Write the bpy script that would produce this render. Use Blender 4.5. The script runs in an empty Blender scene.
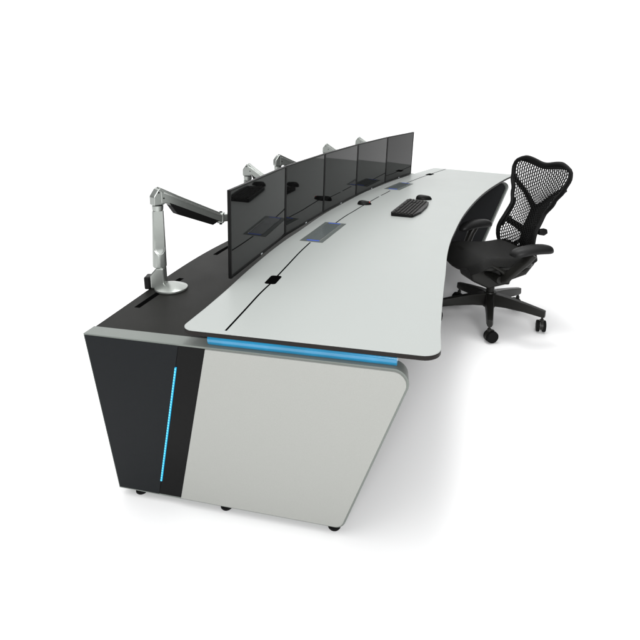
import bpy, bmesh, math, random
from mathutils import Vector, Matrix
random.seed(4)
sc = bpy.context.scene
COL = sc.collection
R = math.radians

# ------------------------------------------------------------------ materials
def mat(name, col, rough=.5, metal=0.0, spec=.5, noise=0.0, nscale=60.0, bump=0.0, bscale=400.0,
        rvar=0.0, coat=0.0, emit=None, estr=0.0, trans=0.0, ior=1.5):
    m = bpy.data.materials.new(name); m.use_nodes = True
    nt = m.node_tree; b = nt.nodes['Principled BSDF']
    b.inputs['Base Color'].default_value = (*col, 1)
    b.inputs['Roughness'].default_value = rough
    b.inputs['Metallic'].default_value = metal
    b.inputs['Specular IOR Level'].default_value = spec
    b.inputs['IOR'].default_value = ior
    b.inputs['Coat Weight'].default_value = coat
    b.inputs['Transmission Weight'].default_value = trans
    if emit:
        b.inputs['Emission Color'].default_value = (*emit, 1)
        b.inputs['Emission Strength'].default_value = estr
    tc = nt.nodes.new('ShaderNodeTexCoord')
    if noise or rvar:
        n = nt.nodes.new('ShaderNodeTexNoise'); n.inputs['Scale'].default_value = nscale
        n.inputs['Detail'].default_value = 5
        nt.links.new(tc.outputs['Object'], n.inputs['Vector'])
        if noise:
            mr = nt.nodes.new('ShaderNodeMapRange')
            mr.inputs['From Min'].default_value = .3; mr.inputs['From Max'].default_value = .7
            mr.inputs['To Min'].default_value = 1 - noise; mr.inputs['To Max'].default_value = 1 + noise
            nt.links.new(n.outputs['Fac'], mr.inputs['Value'])
            mx = nt.nodes.new('ShaderNodeVectorMath'); mx.operation = 'SCALE'
            mx.inputs[0].default_value = col
            nt.links.new(mr.outputs['Result'], mx.inputs['Scale'])
            nt.links.new(mx.outputs['Vector'], b.inputs['Base Color'])
        if rvar:
            n2 = nt.nodes.new('ShaderNodeTexNoise'); n2.inputs['Scale'].default_value = 6
            nt.links.new(tc.outputs['Object'], n2.inputs['Vector'])
            m2 = nt.nodes.new('ShaderNodeMapRange')
            m2.inputs['To Min'].default_value = rough - rvar; m2.inputs['To Max'].default_value = rough + rvar
            nt.links.new(n2.outputs['Fac'], m2.inputs['Value'])
            nt.links.new(m2.outputs['Result'], b.inputs['Roughness'])
    if bump:
        n = nt.nodes.new('ShaderNodeTexNoise'); n.inputs['Scale'].default_value = bscale
        n.inputs['Detail'].default_value = 3
        nt.links.new(tc.outputs['Object'], n.inputs['Vector'])
        bp = nt.nodes.new('ShaderNodeBump'); bp.inputs['Strength'].default_value = bump
        bp.inputs['Distance'].default_value = .001
        nt.links.new(n.outputs['Fac'], bp.inputs['Height'])
        nt.links.new(bp.outputs['Normal'], b.inputs['Normal'])
    return m

M = dict(
    cyc=mat('studio_white', (.9, .9, .9), .9, spec=.1),
    laminate=mat('white_laminate', (.332, .350, .338), .38, noise=.035, nscale=420, bump=.06, bscale=900, rvar=.03, spec=.22),
    side_white=mat('side_laminate', (.30, .305, .288), .5, noise=.04, nscale=420, bump=.06, bscale=900, spec=.2),
    edge=mat('dark_edge', (.012, .010, .009), .5, spec=.15),
    graphite=mat('graphite_laminate', (.0150, .0150, .0138), .50, noise=.12, nscale=500, bump=.12, bscale=900, rvar=.05, spec=.05),
    side_dark=mat('side_graphite', (.0082, .0094, .0106), .45, noise=.1, nscale=500, bump=.08, bscale=900, spec=.10),
    strip=mat('satin_black', (.0022, .0022, .0022), .15, spec=.12),
    rail=mat('grey_edging', (.155, .17, .157), .42, noise=.03, nscale=300, spec=.25),
    body=mat('cabinet_black', (.015, .016, .018), .5),
    blue=mat('blue_acrylic', (.013, .135, .26), .2, spec=.7, coat=.2, noise=.3, nscale=7, emit=(.010, .16, .28), estr=.6),
    led=mat('led_blue', (.01, .10, .18), .3, emit=(.02, .34, .60), estr=1.0),
    ledhot=mat('led_dot', (.05, .3, .4), .3, emit=(.10, .60, .88), estr=1.0),
    silver=mat('satin_aluminium', (.36, .38, .36), .30, metal=.75, noise=.04, nscale=300, bump=.05),
    silver_l=mat('edge_and_highlight', (.62, .64, .62), .25, metal=.8),  # paler silver: hatch lid edges, and highlights painted onto the monitor arms
    black=mat('black_plastic', (.006, .006, .006), .42, spec=.12),
    void=mat('slot_black', (.002, .002, .002), .8, spec=.0),
    rubber=mat('black_rubber', (.005, .005, .005), .7, spec=.1),
    bezel=mat('bezel_black', (.006, .006, .006), .4, spec=.12),
    bezel_s=mat('bezel_edge_grey', (.05, .05, .048), .35),
    screen=mat('screen_glass', (.005, .005, .005), .03, spec=.29, ior=1.45),
    hatch=mat('hatch_frame', (.088, .100, .096), .4, spec=.2),
    hatch_glass=mat('hatch_glass', (.092, .106, .106), .14, spec=.4),
    glow=mat('hatch_glow', (.03, .06, .30), .3, emit=(.05, .12, .62), estr=.5),
    pale=mat('pale_mark', (.7, .75, .78), .3),
    red=mat('red_mark', (.5, .02, .02), .4),
    keys=mat('key_plastic', (.014, .0135, .0125), .55, spec=.15),
    chair=mat('chair_black', (.006, .006, .006), .45, bump=.15, bscale=500, spec=.12),
    chair_base=mat('chair_base_black', (.012, .0118, .0105), .38, bump=.2, bscale=700, spec=.22),
    mesh=mat('chair_mesh_black', (.004, .004, .004), .5, spec=.12),
    fabric=mat('seat_fabric', (.0125, .0125, .012), .7, noise=.4, nscale=500, bump=.8, bscale=700, spec=.14),
    pad=mat('arm_pad_black', (.0095, .0095, .0095), .45, bump=.25, bscale=600, spec=.22),
)

# ------------------------------------------------------------------ helpers
def link(name, bm, m, parent=None, smooth=False, loc=None):
    bmesh.ops.recalc_face_normals(bm, faces=bm.faces)
    me = bpy.data.meshes.new(name); bm.to_mesh(me); bm.free()
    mats = m if isinstance(m, (list, tuple)) else [m]
    for k in mats: me.materials.append(M[k])
    if smooth:
        for p in me.polygons: p.use_smooth = True
    o = bpy.data.objects.new(name, me); COL.objects.link(o)
    if parent: o.parent = parent
    if loc is not None: o.location = loc
    return o

def smooth_by_angle(o, deg=35):
    me = o.data
    for p in me.polygons: p.use_smooth = True
    bm = bmesh.new(); bm.from_mesh(me)
    for e in bm.edges:
        if len(e.link_faces) == 2 and e.calc_face_angle(0) > R(deg): e.smooth = False
    bm.to_mesh(me); bm.free()
    return o

def bev(o, w=.002, seg=2, angle=35):
    md = o.modifiers.new('bevel', 'BEVEL'); md.width = w; md.segments = seg
    md.limit_method = 'ANGLE'; md.angle_limit = R(angle); md.harden_normals = True
    smooth_by_angle(o, 80)
    return o

def thing(name, label, cat, loc=(0, 0, 0), rz=0, group=None):
    o = bpy.data.objects.new(name, None); COL.objects.link(o)
    o.empty_display_size = .1
    o.location = loc; o.rotation_euler = (0, 0, rz)
    o['label'] = label; o['category'] = cat
    if group: o['group'] = group
    return o

def box(bm, cx, cy, cz, sx, sy, sz, rot=None):
    r = bmesh.ops.create_cube(bm, size=1)
    mtx = Matrix.Translation((cx, cy, cz)) @ (rot or Matrix.Identity(4)) @ Matrix.Diagonal((sx, sy, sz, 1))
    bmesh.ops.transform(bm, matrix=mtx, verts=r['verts'])
    return r['verts']

def prism(bm, pts, z0, z1, mi_side=0, mi_top=0):
    a = [bm.verts.new((p[0], p[1], z0)) for p in pts]
    b = [bm.verts.new((p[0], p[1], z1)) for p in pts]
    n = len(pts)
    f = bm.faces.new(a[::-1]); f.material_index = mi_side
    f = bm.faces.new(b); f.material_index = mi_top
    for i in range(n):
        f = bm.faces.new((a[i], a[(i+1) % n], b[(i+1) % n], b[i])); f.material_index = mi_side

def cyl(bm, p0, p1, r0, r1=None, seg=24, cap=True):
    r1 = r0 if r1 is None else r1
    p0, p1 = Vector(p0), Vector(p1); d = (p1-p0).normalized()
    x = d.orthogonal().normalized(); y = d.cross(x)
    A = []; B = []
    for i in range(seg):
        t = 2*math.pi*i/seg; v = x*math.cos(t)+y*math.sin(t)
        A.append(bm.verts.new(p0+v*r0)); B.append(bm.verts.new(p1+v*r1))
    for i in range(seg):
        bm.faces.new((A[i], A[(i+1) % seg], B[(i+1) % seg], B[i]))
    if cap: bm.faces.new(A[::-1]); bm.faces.new(B)

def lathe(bm, prof, seg=32, c=(0, 0, 0)):
    rings = []
    for r, z in prof:
        if r < 1e-6: rings.append([bm.verts.new((c[0], c[1], c[2]+z))])
        else: rings.append([bm.verts.new((c[0]+r*math.cos(2*math.pi*i/seg), c[1]+r*math.sin(2*math.pi*i/seg), c[2]+z)) for i in range(seg)])
    for a, b in zip(rings, rings[1:]):
        for i in range(seg):
            j = (i+1) % seg
            if len(a) == 1 and len(b) == 1: continue
            if len(a) == 1: bm.faces.new((a[0], b[j], b[i]))
            elif len(b) == 1: bm.faces.new((a[i], a[j], b[0]))
            else: bm.faces.new((a[i], a[j], b[j], b[i]))

def tube(bm, pts, rads, seg=12, sx=1.0, up=(0, 0, 1), cap=True, sec=None):
    """sweep an (optionally squashed) section along points; rads = list of (ra, rb)"""
    pts = [Vector(p) for p in pts]; rings = []
    for i, p in enumerate(pts):
        d = (pts[min(i+1, len(pts)-1)]-pts[max(i-1, 0)]).normalized()
        s = d.cross(Vector(up))
        s = s.normalized() if s.length > 1e-4 else d.orthogonal().normalized()
        t = s.cross(d).normalized()
        ra, rb = rads[i] if isinstance(rads[i], (tuple, list)) else (rads[i], rads[i])
        ring = []
        for k in range(seg):
            a = 2*math.pi*k/seg
            if sec:   # superellipse exponent -> boxy section
                ca, sa = math.cos(a), math.sin(a)
                ca = math.copysign(abs(ca)**sec, ca); sa = math.copysign(abs(sa)**sec, sa)
            else: ca, sa = math.cos(a), math.sin(a)
            ring.append(bm.verts.new(p+s*ra*ca+t*rb*sa))
        rings.append(ring)
    for a, b in zip(rings, rings[1:]):
        for k in range(seg):
            bm.faces.new((a[k], a[(k+1) % seg], b[(k+1) % seg], b[k]))
    if cap: bm.faces.new(rings[0][::-1]); bm.faces.new(rings[-1])

def catmull(P, n=6):
    out = []
    for i in range(len(P)-1):
        p0 = P[max(i-1, 0)]; p1 = P[i]; p2 = P[i+1]; p3 = P[min(i+2, len(P)-1)]
        for k in range(n):
            t = k/n
            out.append(tuple(.5*((2*b)+(-a+c)*t+(2*a-5*b+4*c-d)*t*t+(-a+3*b-3*c+d)*t**3)
                             for a, b, c, d in zip(p0, p1, p2, p3)))
    out.append(tuple(P[-1])); return out

def round_corner(prev, c, nxt, r, n=8):
    c = Vector(c); a = (Vector(prev)-c).normalized(); b = (Vector(nxt)-c).normalized()
    ang = a.angle(b); t = r/math.tan(ang/2)
    p0 = c+a*t; p1 = c+b*t; ctr = c+(a+b).normalized()*(r/math.sin(ang/2))
    v0 = p0-ctr; v1 = p1-ctr; out = []
    tot = math.atan2(v0.x*v1.y-v0.y*v1.x, v0.dot(v1))
    for i in range(n+1):
        th = tot*i/n; co, si = math.cos(th), math.sin(th)
        out.append((ctr.x+v0.x*co-v0.y*si, ctr.y+v0.x*si+v0.y*co))
    return out

# ------------------------------------------------------------------ studio sweep
def backdrop():
    bm = bmesh.new()
    prof = [(-9, 0), (17, 0)]
    for i in range(1, 13):
        a = math.pi/2*i/12; prof.append((17+4*math.sin(a), 4-4*math.cos(a)))
    prof.append((21, 12))
    xs = [-17, 17]
    rows = [[bm.verts.new((x, y, z)) for x in xs] for y, z in prof]
    for a, b in zip(rows, rows[1:]): bm.faces.new((a[0], a[1], b[1], b[0]))
    return bm
g = link('floor', backdrop(), 'cyc', smooth=True); g['kind'] = 'structure'
g['label'] = 'seamless white studio floor curving up into the backdrop'

# ------------------------------------------------------------------ console desk
ZT = .755
DESK = Vector((-.3, 1.95, 0))
desk = thing('console_desk', 'long curved control room desk with pale top, graphite rear shelf and slanted blue-lit end',
             'desk', DESK)
def dk(name, bm, m, parent=None, **k):      # meshes are modelled in world metres, hung on the desk
    return link(name, bm, m, parent or desk, loc=(-DESK if parent is None else None), **k)

near_dir = Vector((.9717, -.236))
back_pts = [(-.4685, 1.818), (-.436, 1.939), (-.387, 2.131), (-.338, 2.344), (-.290, 2.535), (-.240, 2.72),
            (-.180, 2.915), (-.112, 3.11), (.028, 3.527), (.215, 3.975), (.370, 4.32), (.590, 4.72), (.870, 5.19), (1.164, 5.614)]
user_pts = [(.415, 1.735), (.459, 1.921), (.507, 2.115), (.565, 2.34), (.636, 2.625), (.712, 2.88), (.785, 3.09), (.846, 3.26),
            (.938, 3.50), (1.071, 3.81), (1.216, 4.12), (1.374, 4.423), (1.560, 4.745), (1.725, 5.01), (1.83, 5.165)]
def desktop_outline(e=0.0):
    A = (-.489, 1.755-.0); B = (.378, 1.5475)
    o = []
    o += round_corner(back_pts[1], A, B, .045)
    o += round_corner(A, B, user_pts[0], .06)
    o += catmull(user_pts[:-1], 5)[:-1]
    o += round_corner(user_pts[-3], user_pts[-1], back_pts[-1], .05)
    o += round_corner(user_pts[-1], back_pts[-1], back_pts[-3], .03)
    o += catmull(back_pts[1:-1], 5)[::-1]
    return o
OUT = desktop_outline()
bm = bmesh.new(); prism(bm, OUT, ZT-.0035, ZT)
top = bev(dk('desktop', bm, 'laminate'), .0012, 2)
bm = bmesh.new(); prism(bm, OUT, ZT-.020, ZT-.0037)
bev(dk('desktop_edge', bm, 'edge'), .003, 2)

# slot line in the top, laid as a narrow black channel
slot_a = [(-.325, 1.740), (-.284, 1.915), (-.245, 2.085), (-.213, 2.20)]
slot_b = [(-.188, 2.305), (-.150, 2.465), (-.102, 2.665), (-.052, 2.845)]
slot_c = [(.096, 3.276), (.162, 3.455), (.231, 3.615), (.290, 3.755), (.353, 3.895), (.447, 4.105)]
slot_d = [(.468, 4.150), (.515, 4.245), (.561, 4.345)]
slot_e = [(.745, 4.70), (.80, 4.795), (.915, 4.99), (1.025, 5.16)]
slot_f = [(1.055, 5.205), (1.15, 5.35), (1.262, 5.515)]
def ribbon(bm, pts, w, z0, z1):
    P = [Vector(p) for p in catmull(pts, 6)]; L = []; Rr = []
    for i, p in enumerate(P):
        d = (P[min(i+1, len(P)-1)]-P[max(i-1, 0)]).normalized(); n = Vector((-d.y, d.x))
        L.append(p+n*w/2); Rr.append(p-n*w/2)
    prism(bm, [tuple(q) for q in L+Rr[::-1]], z0, z1)
for s in (slot_a, slot_b, slot_c, slot_d, slot_e, slot_f):
    bm = bmesh.new(); ribbon(bm, s, .0075 if s is not slot_f else .008, ZT-.002, ZT+.0006)
    dk('cable_slot', bm, 'void')
def frame_at(c, t, n=None):
    t = Vector(t).normalized(); n = Vector((-t.y, t.x)); c = Vector(c)
    return lambda s, w: tuple(c+t*s+n*w)
def grommet(c, t, l=.10, w=.05):
    F = frame_at(c, t); pts = []
    q = [(-l/2, -w/2), (l/2, -w/2), (l/2, w/2), (-l/2, w/2)]
    P = [F(*p) for p in q]
    for i in range(4): pts += round_corner(P[i-1], P[i], P[(i+1) % 4], .012, 4)
    bm = bmesh.new(); prism(bm, pts, ZT-.002, ZT+.002)
    bev(dk('cable_grommet', bm, 'void'), .0015, 2)
grommet((-.203, 2.253), (.23, .97), .105, .05)
grommet((1.040, 5.182), (.56, .83), .10, .055)

def hatch(C4):
    A, B, C, D = [Vector(c) for c in C4]       # near-left, near-right, far-right, far-left
    def P(u, v): return tuple((A*(1-u)+B*u)*(1-v)+(D*(1-u)+C*u)*v)
    bm = bmesh.new(); prism(bm, [P(0, 0), P(1, 0), P(1, 1), P(0, 1)], ZT-.002, ZT+.002)
    fr = bev(dk('power_hatch', bm, 'hatch'), .001, 1)
    bm = bmesh.new(); prism(bm, [P(.20, .07), P(.80, .07), P(.80, .93), P(.20, .93)], ZT+.0015, ZT+.0035)
    link('hatch_lid', bm, 'hatch_glass', fr)
    bm = bmesh.new(); prism(bm, [P(.815, .06), P(.84, .06), P(.84, .94), P(.815, .94)], ZT+.0015, ZT+.0045)
    link('lid_edge', bm, 'silver_l', fr)
    for v0, v1, u0, u1 in ((.040, .062, .26, .80), (.940, .960, .22, .76)):
        bm = bmesh.new(); prism(bm, [P(u0, v0), P(u1, v0), P(u1, v1), P(u0, v1)], ZT+.0015, ZT+.0038)
        link('lit_edge', bm, 'glow', fr)
hatch([(-.111, 2.880), (.013, 2.835), (.160, 3.251), (.032, 3.297)])
hatch([(.522, 4.430), (.640, 4.370), (.800, 4.665), (.690, 4.735)])

# rear shelf
rear_pts = [(-.852, 1.915), (-.818, 2.07), (-.775, 2.27), (-.726, 2.502), (-.667, 2.737), (-.606, 2.935), (-.538, 3.12),
            (-.40, 3.48), (-.22, 3.86), (-.03, 4.24), (.16, 4.60), (.34, 4.93), (.50, 5.20), (.62, 5.42)]
ZR = .690
def inner(p):
    return p
bm = bmesh.new()
inner_edge = [(1.00, 5.33), (.89, 5.12), (.66, 4.74), (.44, 4.30), (.285, 3.95), (.09, 3.50), (-.05, 3.09), (-.17, 2.70), (-.27, 2.33), (-.34, 1.99), (-.384, 1.80)]
shelf = catmull(rear_pts, 4) + catmull(inner_edge, 3)
prism(bm, shelf, ZR-.025, ZR)
bev(dk('rear_shelf', bm, 'graphite'), .0015, 2)
# clamp slots in the shelf
def along_rear(p, q, name='clamp_slot', w=.024):
    bm = bmesh.new(); ribbon(bm, [p, ((p[0]+q[0])/2-.003, (p[1]+q[1])/2), q], w, ZR-.002, ZR+.0008)
    dk(name, bm, 'void')
along_rear((-.752, 2.10), (-.655, 2.455))
along_rear((-.565, 2.83), (-.490, 3.06))
along_rear((-.375, 3.36), (-.255, 3.63))
along_rear((-.065, 3.98), (.07, 4.25))
along_rear((.22, 4.55), (.36, 4.80))
# riser between shelf and desktop + cabinet under the shelf
bm = bmesh.new(); ribbon(bm, [(-.25, 1.84), (-.20, 2.35), (-.06, 2.90), (.15, 3.46), (.36, 3.94), (.58, 4.36), (.86, 4.84), (1.14, 5.25)], .05, ZR+.001, ZT-.0205)
dk('desktop_riser', bm, 'body')
cab_out = [(p[0]+.05, p[1]+(.04 if i else .06)) for i, p in enumerate(rear_pts[:-1])]
cab_in = [(.80, 4.98), (.60, 4.62), (.40, 4.22), (.24, 3.88), (.04, 3.46), (-.10, 3.06), (-.23, 2.66), (-.33, 2.28), (-.40, 1.98), (-.42, 1.89)]
bm = bmesh.new(); prism(bm, catmull(cab_out, 3)+catmull(cab_in, 3), .03, ZR-.027)
dk('cabinet', bm, 'body')
# front beam carrying the desktop at the far side of the knee space
bm = bmesh.new(); ribbon(bm, [(-.10, 1.90), (-.02, 2.35), (.12, 2.85), (.34, 3.40), (.60, 3.95), (.88, 4.45), (1.16, 4.90), (1.30, 5.10)], .06, ZT-.075, ZT-.0205)
dk('support_beam', bm, 'body')

# near end panel: slab with three fields, in its own plane (s along, z up, d outward)
PO = Vector((-.873, 1.857)); PU = near_dir.normalized(); PN = Vector((-.236, -.9717)).normalized()
def W(s, z, d): p = PO+PU*s+PN*d; return (p.x, p.y, z)
def slab(bm, outline, d0, d1, back=None):
    a = [bm.verts.new(W(s, z, d0)) for s, z in (back or outline)]; b = [bm.verts.new(W(s, z, d1)) for s, z in outline]
    n = len(a); bm.faces.new(a[::-1]); bm.faces.new(b)
    for i in range(n): bm.faces.new((a[i], a[(i+1) % n], b[(i+1) % n], b[i]))
def rounded_poly(P, rs):
    out = []
    for i, p in enumerate(P):
        if rs[i] > 0: out += round_corner(P[i-1], p, P[(i+1) % len(P)], rs[i], 10)
        else: out.append(p)
    return out
TL = (0, .690); TR = (1.215, .693); BRc = (.982, .030); BL = (.078, .030)
sl = rounded_poly([BL, BRc, TR, TL], [0, .042, .052, 0])
sb = rounded_poly([BL, (BRc[0]-.060, .030), (TR[0]-.002, TR[1]), TL], [0, .042, .052, 0])
bm = bmesh.new(); slab(bm, sl, -.066, 0, sb)
ep = bev(dk('end_panel', bm, 'rail'), .0015, 2)
def inset_field(name, P, rs, d1, m, parent=ep):
    bm = bmesh.new(); slab(bm, rounded_poly(P, rs), -.003, d1)
    return bev(link(name, bm, m, parent), .0008, 1)
T = .6845
xl = lambda z: .078*(1-(z-.03)/.66)+.006       # left slanted edge
xr = lambda z: .982+(1.215-.982)*(z-.03)/.663
s1 = lambda z: .256+(.386-.256)*(z-.035)/.65   # dark / black boundary
s2 = lambda z: .346+(.486-.346)*(z-.035)/.65   # black / white boundary
Bz = .0378
inset_field('graphite_field', [(xl(Bz), Bz), (s1(Bz)-.0015, Bz), (s1(T)-.0015, T), (xl(T), T)], [0]*4, .004, 'side_dark')
inset_field('black_field', [(s1(Bz)-.0015, Bz), (s2(Bz), Bz), (s2(T), T), (s1(T)-.0015, T)], [0]*4, .002, 'strip')
inset_field('white_field', [(s2(Bz)+.002, Bz), (xr(Bz)-.0085, Bz), (xr(T)-.0085, T), (s2(T)+.002, T)], [0, .036, .045, 0], .006, 'side_white')
# dotted light strip
z0, z1 = .101, .600
lw = .0065
bm = bmesh.new()
slab(bm, [(s1(z0)-lw+.004, z0), (s1(z0)+.004, z0), (s1(z1)+.004, z1), (s1(z1)-lw+.004, z1)], .001, .0065)
led = link('light_strip', bm, 'led', ep)
bm = bmesh.new(); N = 44
for i in range(N):
    z = z0+.006+(z1-z0-.012)*i/(N-1); s = s1(z)+.004-lw/2
    slab(bm, [(s-.0022, z-.0028), (s+.0022, z-.0028), (s+.0022, z+.0028), (s-.0022, z+.0028)], .006, .0078)
link('led_dots', bm, 'ledhot', led)
# blue acrylic bar under the desktop
bm = bmesh.new(); prof = [(-.060, .6925), (-.020, .6925), (-.014, .698), (-.010, .705), (-.008, .712), (-.008, .719), (-.011, .7255), (-.017, .730), (-.026, .7330), (-.060, .7330)]
ends = [[bm.verts.new(W(s, z+(s-.492)*.002, d)) for d, z in prof] for s in (.492, .82, 1.150)]
for A, B in zip(ends, ends[1:]):
    for i in range(len(prof)): bm.faces.new((A[i], A[(i+1) % len(prof)], B[(i+1) % len(prof)], B[i]))
bm.faces.new(ends[0]); bm.faces.new(ends[-1][::-1])
bb = smooth_by_angle(dk('blue_light_bar', bm, 'blue'), 50)
# feet
for s in (.155, .52, .945):
    p = PO+PU*s-PN*.033
    bm = bmesh.new(); lathe(bm, [(0, 0), (.020, 0), (.023, .004), (.023, .012), (.016, .016), (.012, .032), (0, .032)], 24, (p.x, p.y, 0))
    dk('levelling_foot', bm, 'rubber', smooth=False)
# far end panel
fd = Vector((1.83-1.164, 5.165-5.614)).normalized(); fn = Vector((fd.y, -fd.x))  # fn points toward the camera side
if fn.y > 0: fn = -fn
FO = Vector((1.83, 5.165))+fn*.10-fd*.0
def WF(s, z, d): p = FO-fd*s+fn*d; return (p.x, p.y, z)
def fslab(bm, outline, d0, d1):
    a = [bm.verts.new(WF(s, z, d0)) for s, z in outline]; b = [bm.verts.new(WF(s, z, d1)) for s, z in outline]
    n = len(a); bm.faces.new(a[::-1]); bm.faces.new(b)
    for i in range(n): bm.faces.new((a[i], a[(i+1) % n], b[(i+1) % n], b[i]))
bm = bmesh.new(); fslab(bm, rounded_poly([(.215, .03), (1.15, .03), (1.15, .69), (0, .69)], [.04, 0, 0, .05]), -.03, .03)
fp = bev(dk('end_panel', bm, 'rail'), .002, 2)
fp['label'] = 'far end panel with a black inner face and grey rim'
bm = bmesh.new(); fslab(bm, rounded_poly([(.230, .036), (1.14, .036), (1.14, .684), (.016, .684)], [.034, 0, 0, .042]), .025, .034)
link('inner_field', bm, 'body', fp)
bm = bmesh.new(); fslab(bm, [(.2, .6905), (.85, .6905), (.85, .7345), (.2, .7345)], -.02, .02)
dk('end_riser', bm, 'body')
for s in (.29, .70):
    p = FO-fd*s
    bm = bmesh.new(); lathe(bm, [(0, 0), (.020, 0), (.023, .004), (.023, .012), (.012, .032), (0, .032)], 20, (p.x, p.y, 0))
    dk('levelling_foot', bm, 'rubber')

# ------------------------------------------------------------------ monitors
MP = [(-.393, 2.292), (-.197, 3.011), (.023, 3.594), (.278, 4.180), (.570, 4.765), (.879, 5.289)]
MP = [(x*.979, y*.979) for x, y in MP]      # hung slightly clear of the desktop
MZ = .762; MH = .390
mon_labels = ['nearest of the five black monitors, reflecting the keyboard, at the near end of the row',
              'second monitor from the near end, with the small mouse reflected low in its screen',
              'middle one of the five black monitors in the curved row',
              'fourth monitor from the near end of the row, next to the farthest one',
              'farthest black monitor, at the far end of the curved row']
for k in range(5):
    a, b = Vector(MP[k]), Vector(MP[k+1]); c = (a+b)/2; t = (b-a); w = t.length-.003; ang = math.atan2(t.y, t.x)
    # local: +X along the row, -Y towards the user, +Z up
    mo = thing('monitor', mon_labels[k], 'monitor', (c.x, c.y, MZ), ang, 'black monitors in a curved row')
    mo.rotation_euler = (R(1.9), 0, ang)
    H = MH
    bm = bmesh.new(); 
    box(bm, 0, .0090, H/2, w, .010, H)
    bev(link('housing', bm, 'bezel', mo), .002, 2)
    bm = bmesh.new()      # bulged rear shell
    A = [(-w/2+.03, .0138, .03), (w/2-.03, .0138, .03), (w/2-.03, .0138, H-.03), (-w/2+.03, .0138, H-.03)]
    B = [(-w/2+.12, .052, .08), (w/2-.12, .052, .08), (w/2-.12, .052, H-.08), (-w/2+.12, .052, H-.08)]
    va = [bm.verts.new(p) for p in A]; vb = [bm.verts.new(p) for p in B]
    bm.faces.new(va); bm.faces.new(vb)
    for i in range(4): bm.faces.new((va[i], va[(i+1) % 4], vb[(i+1) % 4], vb[i]))
    bev(link('rear_shell', bm, 'bezel', mo), .006, 3)
    bz = .009; lo = .013
    bm = bmesh.new()
    for (x0, x1, z0_, z1_) in ((-w/2, -w/2+bz, 0, H), (w/2-bz, w/2, 0, H), (-w/2+bz, w/2-bz, 0, lo), (-w/2+bz, w/2-bz, H-.008, H)):
        box(bm, (x0+x1)/2, .0015, (z0_+z1_)/2, x1-x0, .005, z1_-z0_)
    fr = bev(link('bezel', bm, 'bezel', mo), .0008, 1)
    bm = bmesh.new(); box(bm, 0, .003, (lo+H-.008)/2, w-2*bz, .003, H-.008-lo)
    link('screen', bm, 'screen', mo)
    bm = bmesh.new(); box(bm, 0, -.0014, lo*.5, .018, .001, .006)
    link('emblem', bm, 'pale', fr)

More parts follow.
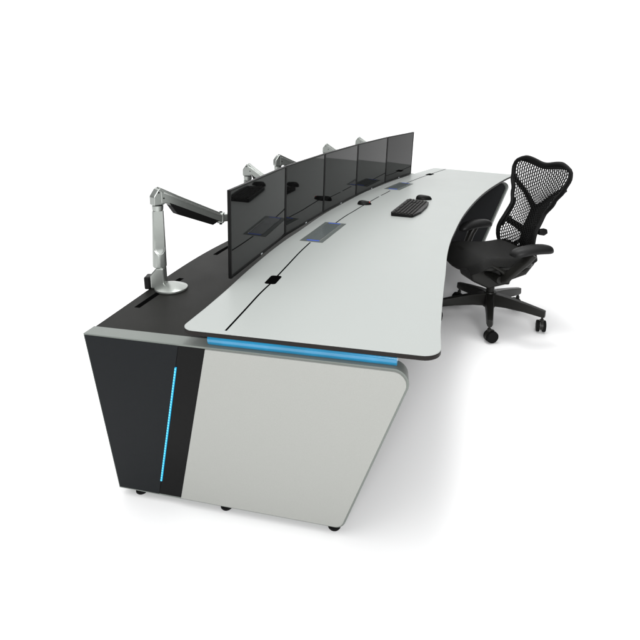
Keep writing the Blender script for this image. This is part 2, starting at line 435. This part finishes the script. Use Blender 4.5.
# ------------------------------------------------------------------ monitor arms
def monitor_arm(px, py, tx, ty, label, low=.03):
    root = thing('monitor_stand', label, 'monitor arm', (px, py, ZR), 0, 'silver monitor arms clamped to the rear shelf')
    # base disc, set a little towards the desktop from the post
    dv = Vector((.050, -.022))
    bm = bmesh.new()
    lathe(bm, [(0, .0005), (.070, .0005), (.0725, .004), (.072, .010), (.066, .013), (.034, .026), (.0, .034)], 48, (dv.x, dv.y, .0005))
    d = smooth_by_angle(link('base_plate', bm, 'silver', root), 30)
    # rear clamp block in black + silver cheek
    bm = bmesh.new()
    box(bm, -.054, -.006, .030, .026, .056, .058)
    bev(link('clamp', bm, 'black', root), .006, 3)
    bm = bmesh.new()
    pr = [(-.042, .003), (.024, .003), (.024, .10), (-.010, .10), (-.042, .064)]
    for y0, y1 in ((-.030, .026),):
        a = [bm.verts.new((x, y0, z)) for x, z in pr]; b = [bm.verts.new((x, y1, z)) for x, z in pr]
        n = len(a); bm.faces.new(a); bm.faces.new(b[::-1])
        for i in range(n): bm.faces.new((a[i], a[(i+1) % n], b[(i+1) % n], b[i]))
    bev(link('post_foot', bm, 'silver', root), .008, 4)
    # post: round below, flattened face above
    bm = bmesh.new()
    rad = lambda z: .0310-.0065*(z-.10)/.27
    seg = 40; rings = []
    zs = [.100, .103, .14, .160, .168, .176, .190, .24, .29, .34, .372]
    fdir = Vector((.40, -.917))
    for z in zs:
        ring = []
        for i in range(seg):
            th = 2*math.pi*i/seg; v = Vector((math.cos(th), math.sin(th)))*rad(z)
            if z == .100: v *= .93
            k = v.dot(fdir); lim = rad(z)*.60
            # the flat begins in a scooped U: narrower flat low down
            f = 0 if z < .155 else min(1, (z-.155)/.03)
            side = abs(v.dot(Vector((-fdir.y, fdir.x))))/rad(z)
            if k > 0:
                L = rad(z)*(1-(1-.60)*f) if side < .99 else k
                if k > L: v = v-fdir*(k-L)
            ring.append(bm.verts.new((v.x, v.y, z)))
        rings.append(ring)
    for a, b in zip(rings, rings[1:]):
        for i in range(seg): bm.faces.new((a[i], a[(i+1) % seg], b[(i+1) % seg], b[i]))
    bm.faces.new(rings[0][::-1]); bm.faces.new(rings[-1])
    smooth_by_angle(link('post', bm, 'silver', root), 28)
    bm = bmesh.new()      # half ring in paler silver, painting the highlight at the foot of the flat
    w_ = Vector((-fdir.y, fdir.x))
    pts = []
    for i in range(13):
        th = math.pi*i/12
        s_ = math.cos(th)*.0225; z = .190-math.sin(th)*.030
        r_ = rad(z); dd = math.sqrt(max(r_*r_-s_*s_, 0)); f = min(1, max(0, (z-.155)/.03))
        dd = min(dd, r_*(1-.40*f))
        p = w_*s_+fdir*(dd+.0002); pts.append((p.x, p.y, z))
    tube(bm, pts, [.0016]*13, 6)
    link('post_highlight', bm, 'silver_l', root)
    bm = bmesh.new(); cyl(bm, (0, 0, .372), (0, 0, .376), .020); cyl(bm, (0, 0, .3761), (0, 0, .396), .0235, .0245)
    smooth_by_angle(link('collar', bm, 'silver', root), 30)
    bm = bmesh.new(); cyl(bm, (0, 0, .3962), (0, 0, .399), .021)
    link('joint_ring', bm, 'black', root)
    # upper arm in the vertical plane towards the monitor
    E0 = Vector((0, 0, .432)); tgt = Vector((tx-px, ty-py, MZ+MH/2-ZR+low))
    hd = Vector((tgt.x, tgt.y, 0)); L = hd.length; hd.normalize(); sd = Vector((-hd.y, hd.x, 0))
    drop = E0.z-tgt.z
    def Q(s, z, w): p = hd*s+sd*w; return (p.x, p.y, z)
    def plate(name, prof, w0, w1, m, b=.003, par=None):
        bm = bmesh.new()
        a = [bm.verts.new(Q(s, z, w0)) for s, z in prof]; c = [bm.verts.new(Q(s, z, w1)) for s, z in prof]
        n = len(a); bm.faces.new(a); bm.faces.new(c[::-1])
        for i in range(n): bm.faces.new((a[i], a[(i+1) % n], c[(i+1) % n], c[i]))
        return bev(link(name, bm, m, par or root), b, 3)
    head = plate('elbow', [(-.027, .399), (.024, .399), (.026, .440), (.006, .472), (-.004, .470), (-.027, .438)], -.0222, .0222, 'silver', .006)
    sl_ = -drop/L
    zc = lambda s: E0.z+.006+sl_*s
    ua = plate('upper_arm', [(.004, zc(.004)+.028), (.006, .4035), (.030, .4035), (L*.22, zc(L*.22)-.024), (L*.98, zc(L*.98)-.022), (L*.99, zc(L*.99)+.014), (L*.3, zc(L*.3)+.023)], -.0235, .0235, 'silver', .005)
    plate('arm_cap', [(.006, zc(.006)+.024), (L*.975, zc(L*.975)+.011), (L*.965, zc(L*.965)+.024), (L*.3, zc(L*.3)+.034), (.004, zc(.004)+.041)], -.0165, .0165, 'silver', .004)
    for w_s in (-1, 1):
        plate('highlight_line', [(.020, zc(.02)+.0262), (.020, zc(.02)+.0205), (L*.3, zc(L*.3)+.0165), (L*.97, zc(L*.97)+.0080), (L*.97, zc(L*.97)+.0135), (L*.3, zc(L*.3)+.0235)], w_s*.0200, w_s*.0250, 'silver_l', .0004, ua)  # pale strip painting the highlight along the ledge of the arm
    plate('arm_cover', [(L*.13, zc(L*.13)-.012), (L*.26, zc(L*.26)-.054), (L*.82, zc(L*.82)-.050), (L*.93, zc(L*.93)-.019)], -.0250, .0250, 'rubber', .003)
    for s, z in ((.018, .428), (-.004, .455)):
        for q0 in (-1, 1):
            bm = bmesh.new(); cyl(bm, Q(s, z, q0*.0225), Q(s, z, q0*.0246), .0035, seg=12)
            link('screw', bm, 'black', head)
    # wrist + link to the screen
    bm = bmesh.new(); wz = zc(L)
    box(bm, *Q(L, wz, 0), .034, .034, .052)
    bev(link('wrist', bm, 'silver', root), .006, 3)
    for za, zb in ((-.034, -.0255), (.0255, .030)):
        bm = bmesh.new(); cyl(bm, Q(L, wz+za, 0), Q(L, wz+zb, 0), .007, seg=14)
        link('pivot_pin', bm, 'black', root)
    for o in root.children:      # shorter post, everything above it set down by the same amount
        if o.name.startswith(('post.', 'post_highlight')) or o.name == 'post':
            for v in o.data.vertices:
                if v.co.z > .19: v.co.z -= low*min(1, (v.co.z-.19)/.18)
        elif o.name.startswith(('collar', 'joint_ring', 'elbow', 'upper_arm', 'arm_cap', 'arm_cover', 'wrist', 'pivot_pin', 'highlight_line')):
            for q in (o, *o.children):
                for v in q.data.vertices: v.co.z -= low
    def lean(o):      # the post leans a little towards the screen it carries
        for v in o.data.vertices: v.co.x += max(0, v.co.z-.1)*.045
        for ch in o.children: lean(ch)
    for o in root.children: lean(o)
    return root, (px, py)

poles = [(-.716, 2.335), (-.442, 3.26), (-.293, 3.672), (.035, 4.406), (.332, 4.99)]
arm_labels = ['nearest silver monitor arm, standing whole in view at the near end of the graphite shelf',
              'second silver monitor arm from the near end, its elbow above the nearest monitor',
              'third silver monitor arm, its elbow just above where the second monitor begins',
              'fourth silver monitor arm, only its elbow showing over the third monitor',
              'farthest silver monitor arm, only its elbow showing over the fourth monitor']
for k, (x, y) in enumerate(poles):
    a, b = Vector(MP[k]), Vector(MP[k+1]); c = (a+b)/2; t = (b-a).normalized(); n = Vector((-t.y, t.x))
    if k == 0: j = Vector((-.480, 2.55))
    else: j = c+n*.155-t*.05
    root, _ = monitor_arm(x, y, j.x, j.y, arm_labels[k], .018 if k == 0 else .038)
    # link from wrist to the back of the monitor, vesa plate on the shell
    v = c+n*.066; z = MZ+MH/2-ZR
    bm = bmesh.new()
    d = (v-j); q = Vector((j.x-x, j.y-y, z+.004)); e = Vector((v.x-x, v.y-y, z+.004))
    tube(bm, [q, q*.5+e*.5, e], [(.013, .020)]*3, 16, sec=.5)
    link('tilt_link', bm, 'silver', root)
    bm = bmesh.new(); ang = math.atan2(t.y, t.x)
    w = c+n*.0585
    box(bm, w.x-x, w.y-y, z, .11, .010, .11, Matrix.Rotation(ang, 4, 'Z'))
    bev(link('mounting_plate', bm, 'silver', root), .002, 2)

# ------------------------------------------------------------------ keyboard and mice
kc = Vector((.622, 3.650)); kd = Vector((.370, .905)).normalized()
kb = thing('keyboard', 'black keyboard lying on the pale desktop in front of the monitors', 'keyboard', (kc.x, kc.y, ZT), math.atan2(kd.y, kd.x))
# local +X away from the camera along the keyboard, +Y towards the monitors
def kprism(bm, pts, zf):
    a = [bm.verts.new((x, y, .001)) for x, y in pts]; b = [bm.verts.new((x, y, zf(y))) for x, y in pts]
    n = len(a); bm.faces.new(a[::-1]); bm.faces.new(b)
    for i in range(n): bm.faces.new((a[i], a[(i+1) % n], b[(i+1) % n], b[i]))
zf = lambda y: .016+.06*(y+.08)
pts = rounded_poly([(-.235, -.060), (-.10, -.085), (.10, -.085), (.235, -.070), (.235, .085), (-.235, .085)], [.02, .05, .05, .02, .015, .015])
bm = bmesh.new(); kprism(bm, pts, zf); bev(link('case', bm, 'black', kb), .003, 2)
rows = 6
for r in range(rows):
    bm = bmesh.new(); y = -.048+r*.0218; n = 21
    for i in range(n):
        if r == rows-1 and i in (1, 6, 11, 16): continue
        if r in (2, 3) and i in (15,): continue
        x = -.218+i*.0217; wx = .0178
        if r == 0 and 5 <= i <= 9:
            wx = .0217
        vs = box(bm, x, y, zf(y)+.0020, wx, .0165, .007)
    o = bev(link('key_row', bm, 'keys', kb), .0015, 1)
def mouse(name, label, c, ang, L, w, h, red=False):
    t = thing(name, label, 'mouse', (c[0], c[1], ZT), ang, 'black computer mice on the desktop')
    bm = bmesh.new(); nu, nv = 20, 10; rings = []
    for j in range(nv+1):
        ph = j/nv*math.pi/2; ring = []
        for i in range(nu*2):
            th = math.pi*i/nu; x = math.cos(th); y = math.sin(th)
            k = math.cos(ph)**.55
            xx = x*L/2*k; yy = y*w/2*k*(1-.12*x)
            z = .001+h*math.sin(ph)*(1-.22*(xx/(L/2)))
            ring.append(bm.verts.new((xx, yy, z)))
        rings.append(ring)
    for a, b in zip(rings, rings[1:]):
        for i in range(nu*2):
            try: bm.faces.new((a[i], a[(i+1) % (nu*2)], b[(i+1) % (nu*2)], b[i]))
            except ValueError: pass
    bm.faces.new(rings[0][::-1]); bmesh.ops.remove_doubles(bm, verts=bm.verts, dist=1e-5)
    smooth_by_angle(link('shell', bm, 'black', t), 50)
    bm = bmesh.new(); cyl(bm, (L*.26, -.003, h*.66), (L*.26, .003, h*.66), .0075, seg=18)
    link('scroll_wheel', bm, 'rubber', t)
    bm = bmesh.new(); tube(bm, [(L*.10, 0, h*.965), (L*.30, 0, h*.86), (L*.42, 0, h*.66)], [.0008]*3, 6); link('button_seam', bm, 'keys', t)
    if red:
        bm = bmesh.new(); lathe(bm, [(0, .0), (.0045, .0), (.004, .004), (0, .005)], 12, (.036, -.010, h*.66)); link('red_mark', bm, 'red', t)
    return t
mouse('computer_mouse', 'large black mouse resting against the far end of the keyboard', (.768, 4.00), math.atan2(-.12, 1), .118, .074, .031)
mouse('computer_mouse', 'small black mouse with a red mark, sitting on the slot line near the monitors', (.315, 3.822), math.atan2(-.1, 1), .100, .060, .026, True)

# ------------------------------------------------------------------ office chair
CH = thing('office_chair', 'black office chair with perforated butterfly back, drawn up to the curved desk edge', 'chair', (1.162, 3.520, 0), R(105))
RZ = R(105)
def toL(wang): return R(wang)-RZ
# five star base
bm = bmesh.new(); lathe(bm, [(0, .108), (.042, .108), (.048, .120), (.046, .203), (.040, .215), (0, .215)], 32)
smooth_by_angle(link('base_hub', bm, 'chair_base', CH), 30)
for k in range(5):
    a = toL(-33.8+72*k); dx, dy = math.cos(a), math.sin(a); rr = .355
    bm = bmesh.new()
    secs = [(.030, .033, .118, .210), (.12, .029, .124, .200), (.24, .024, .120, .180), (rr-.012, .021, .110, .160), (rr+.012, .016, .110, .155)]
    rings = []
    for s, hw, zb, zt in secs:
        P = [(-hw*.72, zb), (hw*.72, zb), (hw, zb+.012), (hw*.80, zt), (-hw*.80, zt), (-hw, zb+.012)]
        rings.append([bm.verts.new((dx*s-dy*w, dy*s+dx*w, z)) for w, z in P])
    for A, B in zip(rings, rings[1:]):
        for i in range(6): bm.faces.new((A[i], A[(i+1) % 6], B[(i+1) % 6], B[i]))
    bm.faces.new(rings[0][::-1]); bm.faces.new(rings[-1])
    bev(link('base_leg', bm, 'chair_base', CH), .003, 2)
    # caster with two wheels under a hood
    ca = a+(.35, 1.2, .3, -.6, .55)[k]; cx, cy = dx*(rr-.004), dy*(rr-.004)
    bm = bmesh.new(); cyl(bm, (cx, cy, .060), (cx, cy, .124), .007, seg=12)
    lathe(bm, [(0, .094), (.012, .094), (.013, .076), (0, .074)], 16, (cx, cy, 0))
    ax = Vector((math.cos(ca), math.sin(ca), 0)); fwd = Vector((-ax.y, ax.x, 0)); c0 = Vector((cx, cy, .0405))+fwd*.016
    # hood: arc plate over the wheels
    arc = []
    for i in range(9):
        th = R(-15+130*i/8); arc.append((math.cos(th)*.043, math.sin(th)*.043))
    arc2 = [(x*.88, z*.88) for x, z in arc[::-1]]
    A = [bm.verts.new(c0+fwd*-x+ax*-.010+Vector((0, 0, z))) for x, z in arc+arc2]
    B = [bm.verts.new(c0+fwd*-x+ax*.010+Vector((0, 0, z))) for x, z in arc+arc2]
    n = len(A)
    for i in range(n): bm.faces.new((A[i], A[(i+1) % n], B[(i+1) % n], B[i]))
    for i in range(8):
        bm.faces.new((A[i], A[i+1], A[n-2-i], A[n-1-i])); bm.faces.new((B[i], B[i+1], B[n-2-i], B[n-1-i]))
    cas = smooth_by_angle(link('caster', bm, 'chair_base', CH), 30)
    for sgn in (-1, 1):
        bm = bmesh.new()
        cyl(bm, c0+ax*sgn*.0102, c0+ax*sgn*.029, .0400, .0380, seg=28)
        bev(link('wheel', bm, 'rubber', cas), .004, 3)
# gas column
bm = bmesh.new(); cyl(bm, (0, 0, .207), (0, 0, .30), .027); cyl(bm, (0, 0, .30), (0, 0, .40), .016)
smooth_by_angle(link('gas_column', bm, 'chair_base', CH), 30)
# tilt mechanism
bm = bmesh.new()
pr = [(-.15, .365), (-.07, .285), (.07, .268), (.19, .330), (.22, .420), (-.17, .425)]
a = [bm.verts.new((-.085, y, z)) for y, z in pr]; b = [bm.verts.new((.085, y, z)) for y, z in pr]; n = len(a)
bm.faces.new(a); bm.faces.new(b[::-1])
for i in range(n): bm.faces.new((a[i], a[(i+1) % n], b[(i+1) % n], b[i]))
bev(link('tilt_mechanism', bm, 'chair_base', CH), .015, 4)
bm = bmesh.new()     # front tension housing and cross tube
cyl(bm, (-.19, .09, .385), (.19, .09, .385), .020, seg=20)
cyl(bm, (.19, .09, .385), (.235, .09, .385), .024, seg=20)
cyl(bm, (-.235, .09, .385), (-.19, .09, .385), .024, seg=20)
smooth_by_angle(link('control_tube', bm, 'chair_base', CH), 30)
for sx in (-1, 1):   # curved seat carriers at each side
    bm = bmesh.new()
    tube(bm, [(sx*.07, -.02, .325), (sx*.16, -.01, .335), (sx*.220, .03, .375), (sx*.243, .09, .45), (sx*.230, .16, .49)],
         [(.020, .016), (.020, .015), (.022, .014), (.022, .012), (.014, .008)], 14, sec=.6)
    smooth_by_angle(link('seat_carrier', bm, 'chair_base', CH), 50)
    bm = bmesh.new()
    tube(bm, [(sx*.06, .0, .345), (sx*.11, -.08, .352), (sx*.135, -.15, .385), (sx*.130, -.205, .44), (sx*.09, -.235, .53)],
         [(.022, .016), (.022, .017), (.020, .018), (.017, .016), (.012, .012)], 14, sec=.6)
    smooth_by_angle(link('back_carrier', bm, 'chair_base', CH), 50)
# seat : saddle with waterfall front
def seat_surface():
    bm = bmesh.new(); nx, ny = 28, 30; V = []
    for j in range(ny+1):
        v = j/ny; y = -.215+.525*v; row = []
        hw = .222+.026*math.sin(min(1, v*1.15)*math.pi*.55)
        if v > .80: hw -= .075*((v-.80)/.20)**2.2
        if v < .12: hw -= .05*((.12-v)/.12)**2
        for i in range(nx+1):
            u = -1+2*i/nx
            x = u*hw
            z = .512+.022*abs(u)**2.2-.018*math.exp(-((v-.35)/.25)**2)
            if v > .70: z -= .075*((v-.70)/.30)**2
            if abs(u) > .86: z -= .05*((abs(u)-.86)/.14)**1.5
            yy = y-(.05*abs(u)**3 if v > .8 else 0)*((v-.8)/.2 if v > .8 else 0)
            row.append(bm.verts.new((x, yy, z)))
        V.append(row)
    for j in range(ny):
        for i in range(nx): bm.faces.new((V[j][i], V[j][i+1], V[j+1][i+1], V[j+1][i]))
    return bm
o = link('seat', seat_surface(), 'fabric', CH, smooth=True)
if sum(p.normal.z for p in o.data.polygons) < 0: print('seat flipped'); o.data.flip_normals()
md = o.modifiers.new('thick', 'SOLIDIFY'); md.thickness = .030; md.offset = -1
md = o.modifiers.new('bevel', 'BEVEL'); md.width = .008; md.segments = 3; md.limit_method = 'ANGLE'; md.angle_limit = R(50)
# seat pan under it
bm = bmesh.new(); pp = rounded_poly([(-.20, -.19), (.20, -.19), (.205, .15), (.13, .235), (-.13, .235), (-.205, .15)], [.06, .06, .08, .06, .06, .08])
prism(bm, pp, .435, .472); bev(link('seat_pan', bm, 'chair_base', CH), .010, 4)

cu = bpy.data.curves.new('lettering', 'FONT'); cu.body = 'mirra'; cu.size = .042; cu.extrude = .0004; cu.align_x = 'CENTER'
tmp = bpy.data.objects.new('tmp', cu); COL.objects.link(tmp); bpy.context.view_layer.update()
me = bpy.data.meshes.new_from_object(tmp.evaluated_get(bpy.context.evaluated_depsgraph_get()))
bpy.data.objects.remove(tmp); bpy.data.curves.remove(cu)
me.materials.clear(); me.materials.append(M['keys'])
lt = bpy.data.objects.new('seat_lettering', me); COL.objects.link(lt); lt.parent = CH
lt.location = (.11, .200, .5115); lt.rotation_euler = (R(12), 0, R(180))
# backrest -------------------------------------------------
def lerp_tab(tab, v):
    for (a, x), (b, y) in zip(tab, tab[1:]):
        if v <= b:
            t = (v-a)/(b-a); t = t*t*(3-2*t); return x+(y-x)*t
    return tab[-1][1]
HW = [(0, .150), (.04, .190), (.12, .210), (.24, .207), (.40, .192), (.52, .186), (.66, .228), (.80, .278), (.90, .297), (.955, .288), (.985, .266), (1, .235)]
ZB = .400; ZTOP = 1.100
def back_pt(u, v):
    hw = lerp_tab(HW, v); x = u*hw
    topz = ZTOP-.026*math.exp(-(u/.45)**2)-.014*max(0, abs(u)-.8)/.2
    botz = ZB+.045*u*u
    z = botz+(topz-botz)*v
    y = -.222-.100*v**1.15+.045*math.exp(-((v-.27)/.20)**2)-.03*math.exp(-(v/.12)**2)
    y += .060*(abs(u)**2.2)*(1-.75*v)
    return Vector((x, y, z))
NX, NY = 55, 116
bm = bmesh.new()
UX = [-1+2*(i+(.16 if i % 2 == 0 else -.16)*(1 if 0 < i < NX else 0))/NX for i in range(NX+1)]
V = [[bm.verts.new(back_pt(u, j/NY)) for u in UX] for j in range(NY+1)]
for j in range(NY):
    for i in range(NX):
        u = -1+(2*i+1)/NX; v = (j+.5)/NY
        hwv = lerp_tab(HW, v)
        edge = (1-abs(u))*hwv < .026 or v > 1-.055 or v < .05
        hole = False
        if not edge and i % 2 == 1:
            ph = (j+(2 if (i//2) % 2 else 0)) % 4
            hole = ph != 0
        if hole: continue
        bm.faces.new((V[j][i], V[j][i+1], V[j+1][i+1], V[j+1][i]))
bmesh.ops.delete(bm, geom=[v for v in bm.verts if not v.link_faces], context='VERTS')
o = link('backrest', bm, 'mesh', CH, smooth=True)
md = o.modifiers.new('thick', 'SOLIDIFY'); md.thickness = .005; md.offset = 0
# rolled rim
bm = bmesh.new(); loop = []
for i in range(25): loop.append(back_pt(-1+2*i/24, 1))
for j in range(39, 0, -1): loop.append(back_pt(1, j/40))
for i in range(25): loop.append(back_pt(1-2*i/24, 0))
for j in range(1, 40): loop.append(back_pt(-1, j/40))
n = len(loop); rings = []
for i, p in enumerate(loop):
    d = (loop[(i+1) % n]-loop[i-1]).normalized(); s = d.cross(Vector((0, 1, 0))).normalized(); t = Vector((0, 1, 0))
    inward = Vector((0, p.y, .75))-p; 
    c = p+inward.normalized()*.006
    rings.append([bm.verts.new(c+s*.016*math.cos(2*math.pi*k/12)+t*.010*math.sin(2*math.pi*k/12)) for k in range(12)])
for i in range(n):
    A, B = rings[i], rings[(i+1) % n]
    for k in range(12): bm.faces.new((A[k], A[(k+1) % 12], B[(k+1) % 12], B[k]))
link('back_rim', bm, 'chair', CH, smooth=True)
# Y-shaped spine behind the mesh
def behind(u, v, d=.024): p = back_pt(u, v); return Vector((p.x, p.y-d, p.z))
bm = bmesh.new()
tube(bm, [Vector((0, -.10, .365)), Vector((0, -.20, .385)), behind(0, .06, .04), behind(0, .2, .04), behind(0, .36, .034), behind(0, .50, .028), behind(0, .58, .024)],
     [(.050, .016), (.060, .016), (.070, .012), (.074, .010), (.064, .009), (.054, .009), (.046, .008)], 18, up=(0, -1, 0), sec=.6)
smooth_by_angle(link('back_spine', bm, 'chair', CH), 50)
for sx in (-1, 1):
    bm = bmesh.new()
    tube(bm, [behind(sx*.02, .545, .022), behind(sx*.30, .60, .020), behind(sx*.62, .675, .016), behind(sx*.86, .74, .012), behind(sx*.97, .80, .006)],
         [(.034, .008), (.023, .008), (.019, .008), (.019, .008), (.024, .007)], 16, up=(0, -1, 0), sec=.6)
    smooth_by_angle(link('spine_branch', bm, 'chair', CH), 50)
bm = bmesh.new()
tube(bm, [behind(u/8*.86, .335+.02*abs(u/8), .016) for u in range(-8, 9)], [(.030-.008*abs(u/8), .006) for u in range(-8, 9)], 14, up=(0, -1, 0), sec=.6)
smooth_by_angle(link('lumbar_support', bm, 'chair', CH), 50)
for sx in (-1, 1):
    bm = bmesh.new(); p = behind(sx*.93, .35, .02)
    tube(bm, [p, p+Vector((sx*.010, -.030, .0)), p+Vector((sx*.016, -.048, .004))], [(.012, .020), (.015, .024), (.009, .014)], 14, sec=.7)
    smooth_by_angle(link('lumbar_knob', bm, 'chair', CH), 50)
# armrests
for sx in (-1, 1):
    bm = bmesh.new()
    ptsA = [(sx*.10, .05, .362), (sx*.190, .065, .368), (sx*.255, .065, .400), (sx*.300, .030, .470), (sx*.332, -.015, .535), (sx*.340, -.04, .580)]
    tube(bm, ptsA, [(.024, .020), (.026, .022), (.028, .022), (.028, .022), (.032, .022), (.044, .022)], 16, up=(0, 1, 0), sec=.6)
    ar = smooth_by_angle(link('armrest', bm, 'chair_base', CH), 50)
    bm = bmesh.new(); rings = []; m_ = 26; seg = 20
    for i in range(m_+1):
        t = i/m_; y = -.185+.275*t
        w = .050*(1-abs(2*t-1)**4.5)**.5+.001; h = .026*(1-abs(2*t-1)**5)**.5+.0008
        x = sx*(.342-.020*t*t*1.2); z = .600+.014*math.sin(t*math.pi*.9)-.024*t*t
        ring = []
        for k in range(seg):
            a = 2*math.pi*k/seg; ca, sa = math.cos(a), math.sin(a)
            ca = math.copysign(abs(ca)**.75, ca); sa = math.copysign(abs(sa)**.85, sa)
            ring.append(bm.verts.new((x+w*ca, y, z+h*sa-.010*ca*ca)))
        rings.append(ring)
    for A, B in zip(rings, rings[1:]):
        for k in range(seg): bm.faces.new((A[k], A[(k+1) % seg], B[(k+1) % seg], B[k]))
    bm.faces.new(rings[0][::-1]); bm.faces.new(rings[-1])
    link('arm_pad', bm, 'pad', ar, smooth=True)

# ------------------------------------------------------------------ lamps, world, camera
def area(name, loc, target, sx, sy, power, col=(1, 1, 1)):
    l = bpy.data.lights.new(name, 'AREA'); l.shape = 'RECTANGLE'; l.size = sx; l.size_y = sy; l.energy = power; l.color = col
    o = bpy.data.objects.new(name, l); COL.objects.link(o); o.location = loc
    o.rotation_euler = (Vector(target)-Vector(loc)).to_track_quat('-Z', 'Y').to_euler(); return o
area('ceiling_softbox', (-2.5, 6.5, 9.5), (-1.2, 6.5, 0), 23, 20, 2280)
area('overhead_softbox', (0.1, 4.0, 6.5), (.6, 3.4, 0), 1.6, 1.6, 170)
area('front_key_softbox', (.1, -4, 3.4), (.1, 2.5, .3), 3.2, 2.4, 420)
area('wall_wash', (0, 12, 9.2), (0, 21, 4.5), 36, 1.5, 1900)

w = bpy.data.worlds.new('World'); sc.world = w; w.use_nodes = True
bg = w.node_tree.nodes['Background']; bg.inputs['Color'].default_value = (.95, .97, 1, 1); bg.inputs['Strength'].default_value = .12

cam = bpy.data.cameras.new('camera'); co = bpy.data.objects.new('camera', cam); COL.objects.link(co)
cam.sensor_width = 36; cam.sensor_fit = 'HORIZONTAL'; cam.lens = 550/640*36
cam.shift_y = -80/640; cam.clip_end = 200; cam.clip_start = .05
pitch = math.atan2(240-85, 550)
co.location = (0, 0, 1.57); co.rotation_euler = (math.pi/2-pitch, 0, 0)
sc.camera = co

sc.view_settings.view_transform = 'Standard'; sc.view_settings.look = 'None'
sc.view_settings.exposure = 0; sc.view_settings.gamma = 1
sc.cycles.use_denoising = True
try: sc.cycles.denoiser = 'OPENIMAGEDENOISE'
except Exception: pass
sc.cycles.max_bounces = 8
sc.cycles.sample_clamp_indirect = 6
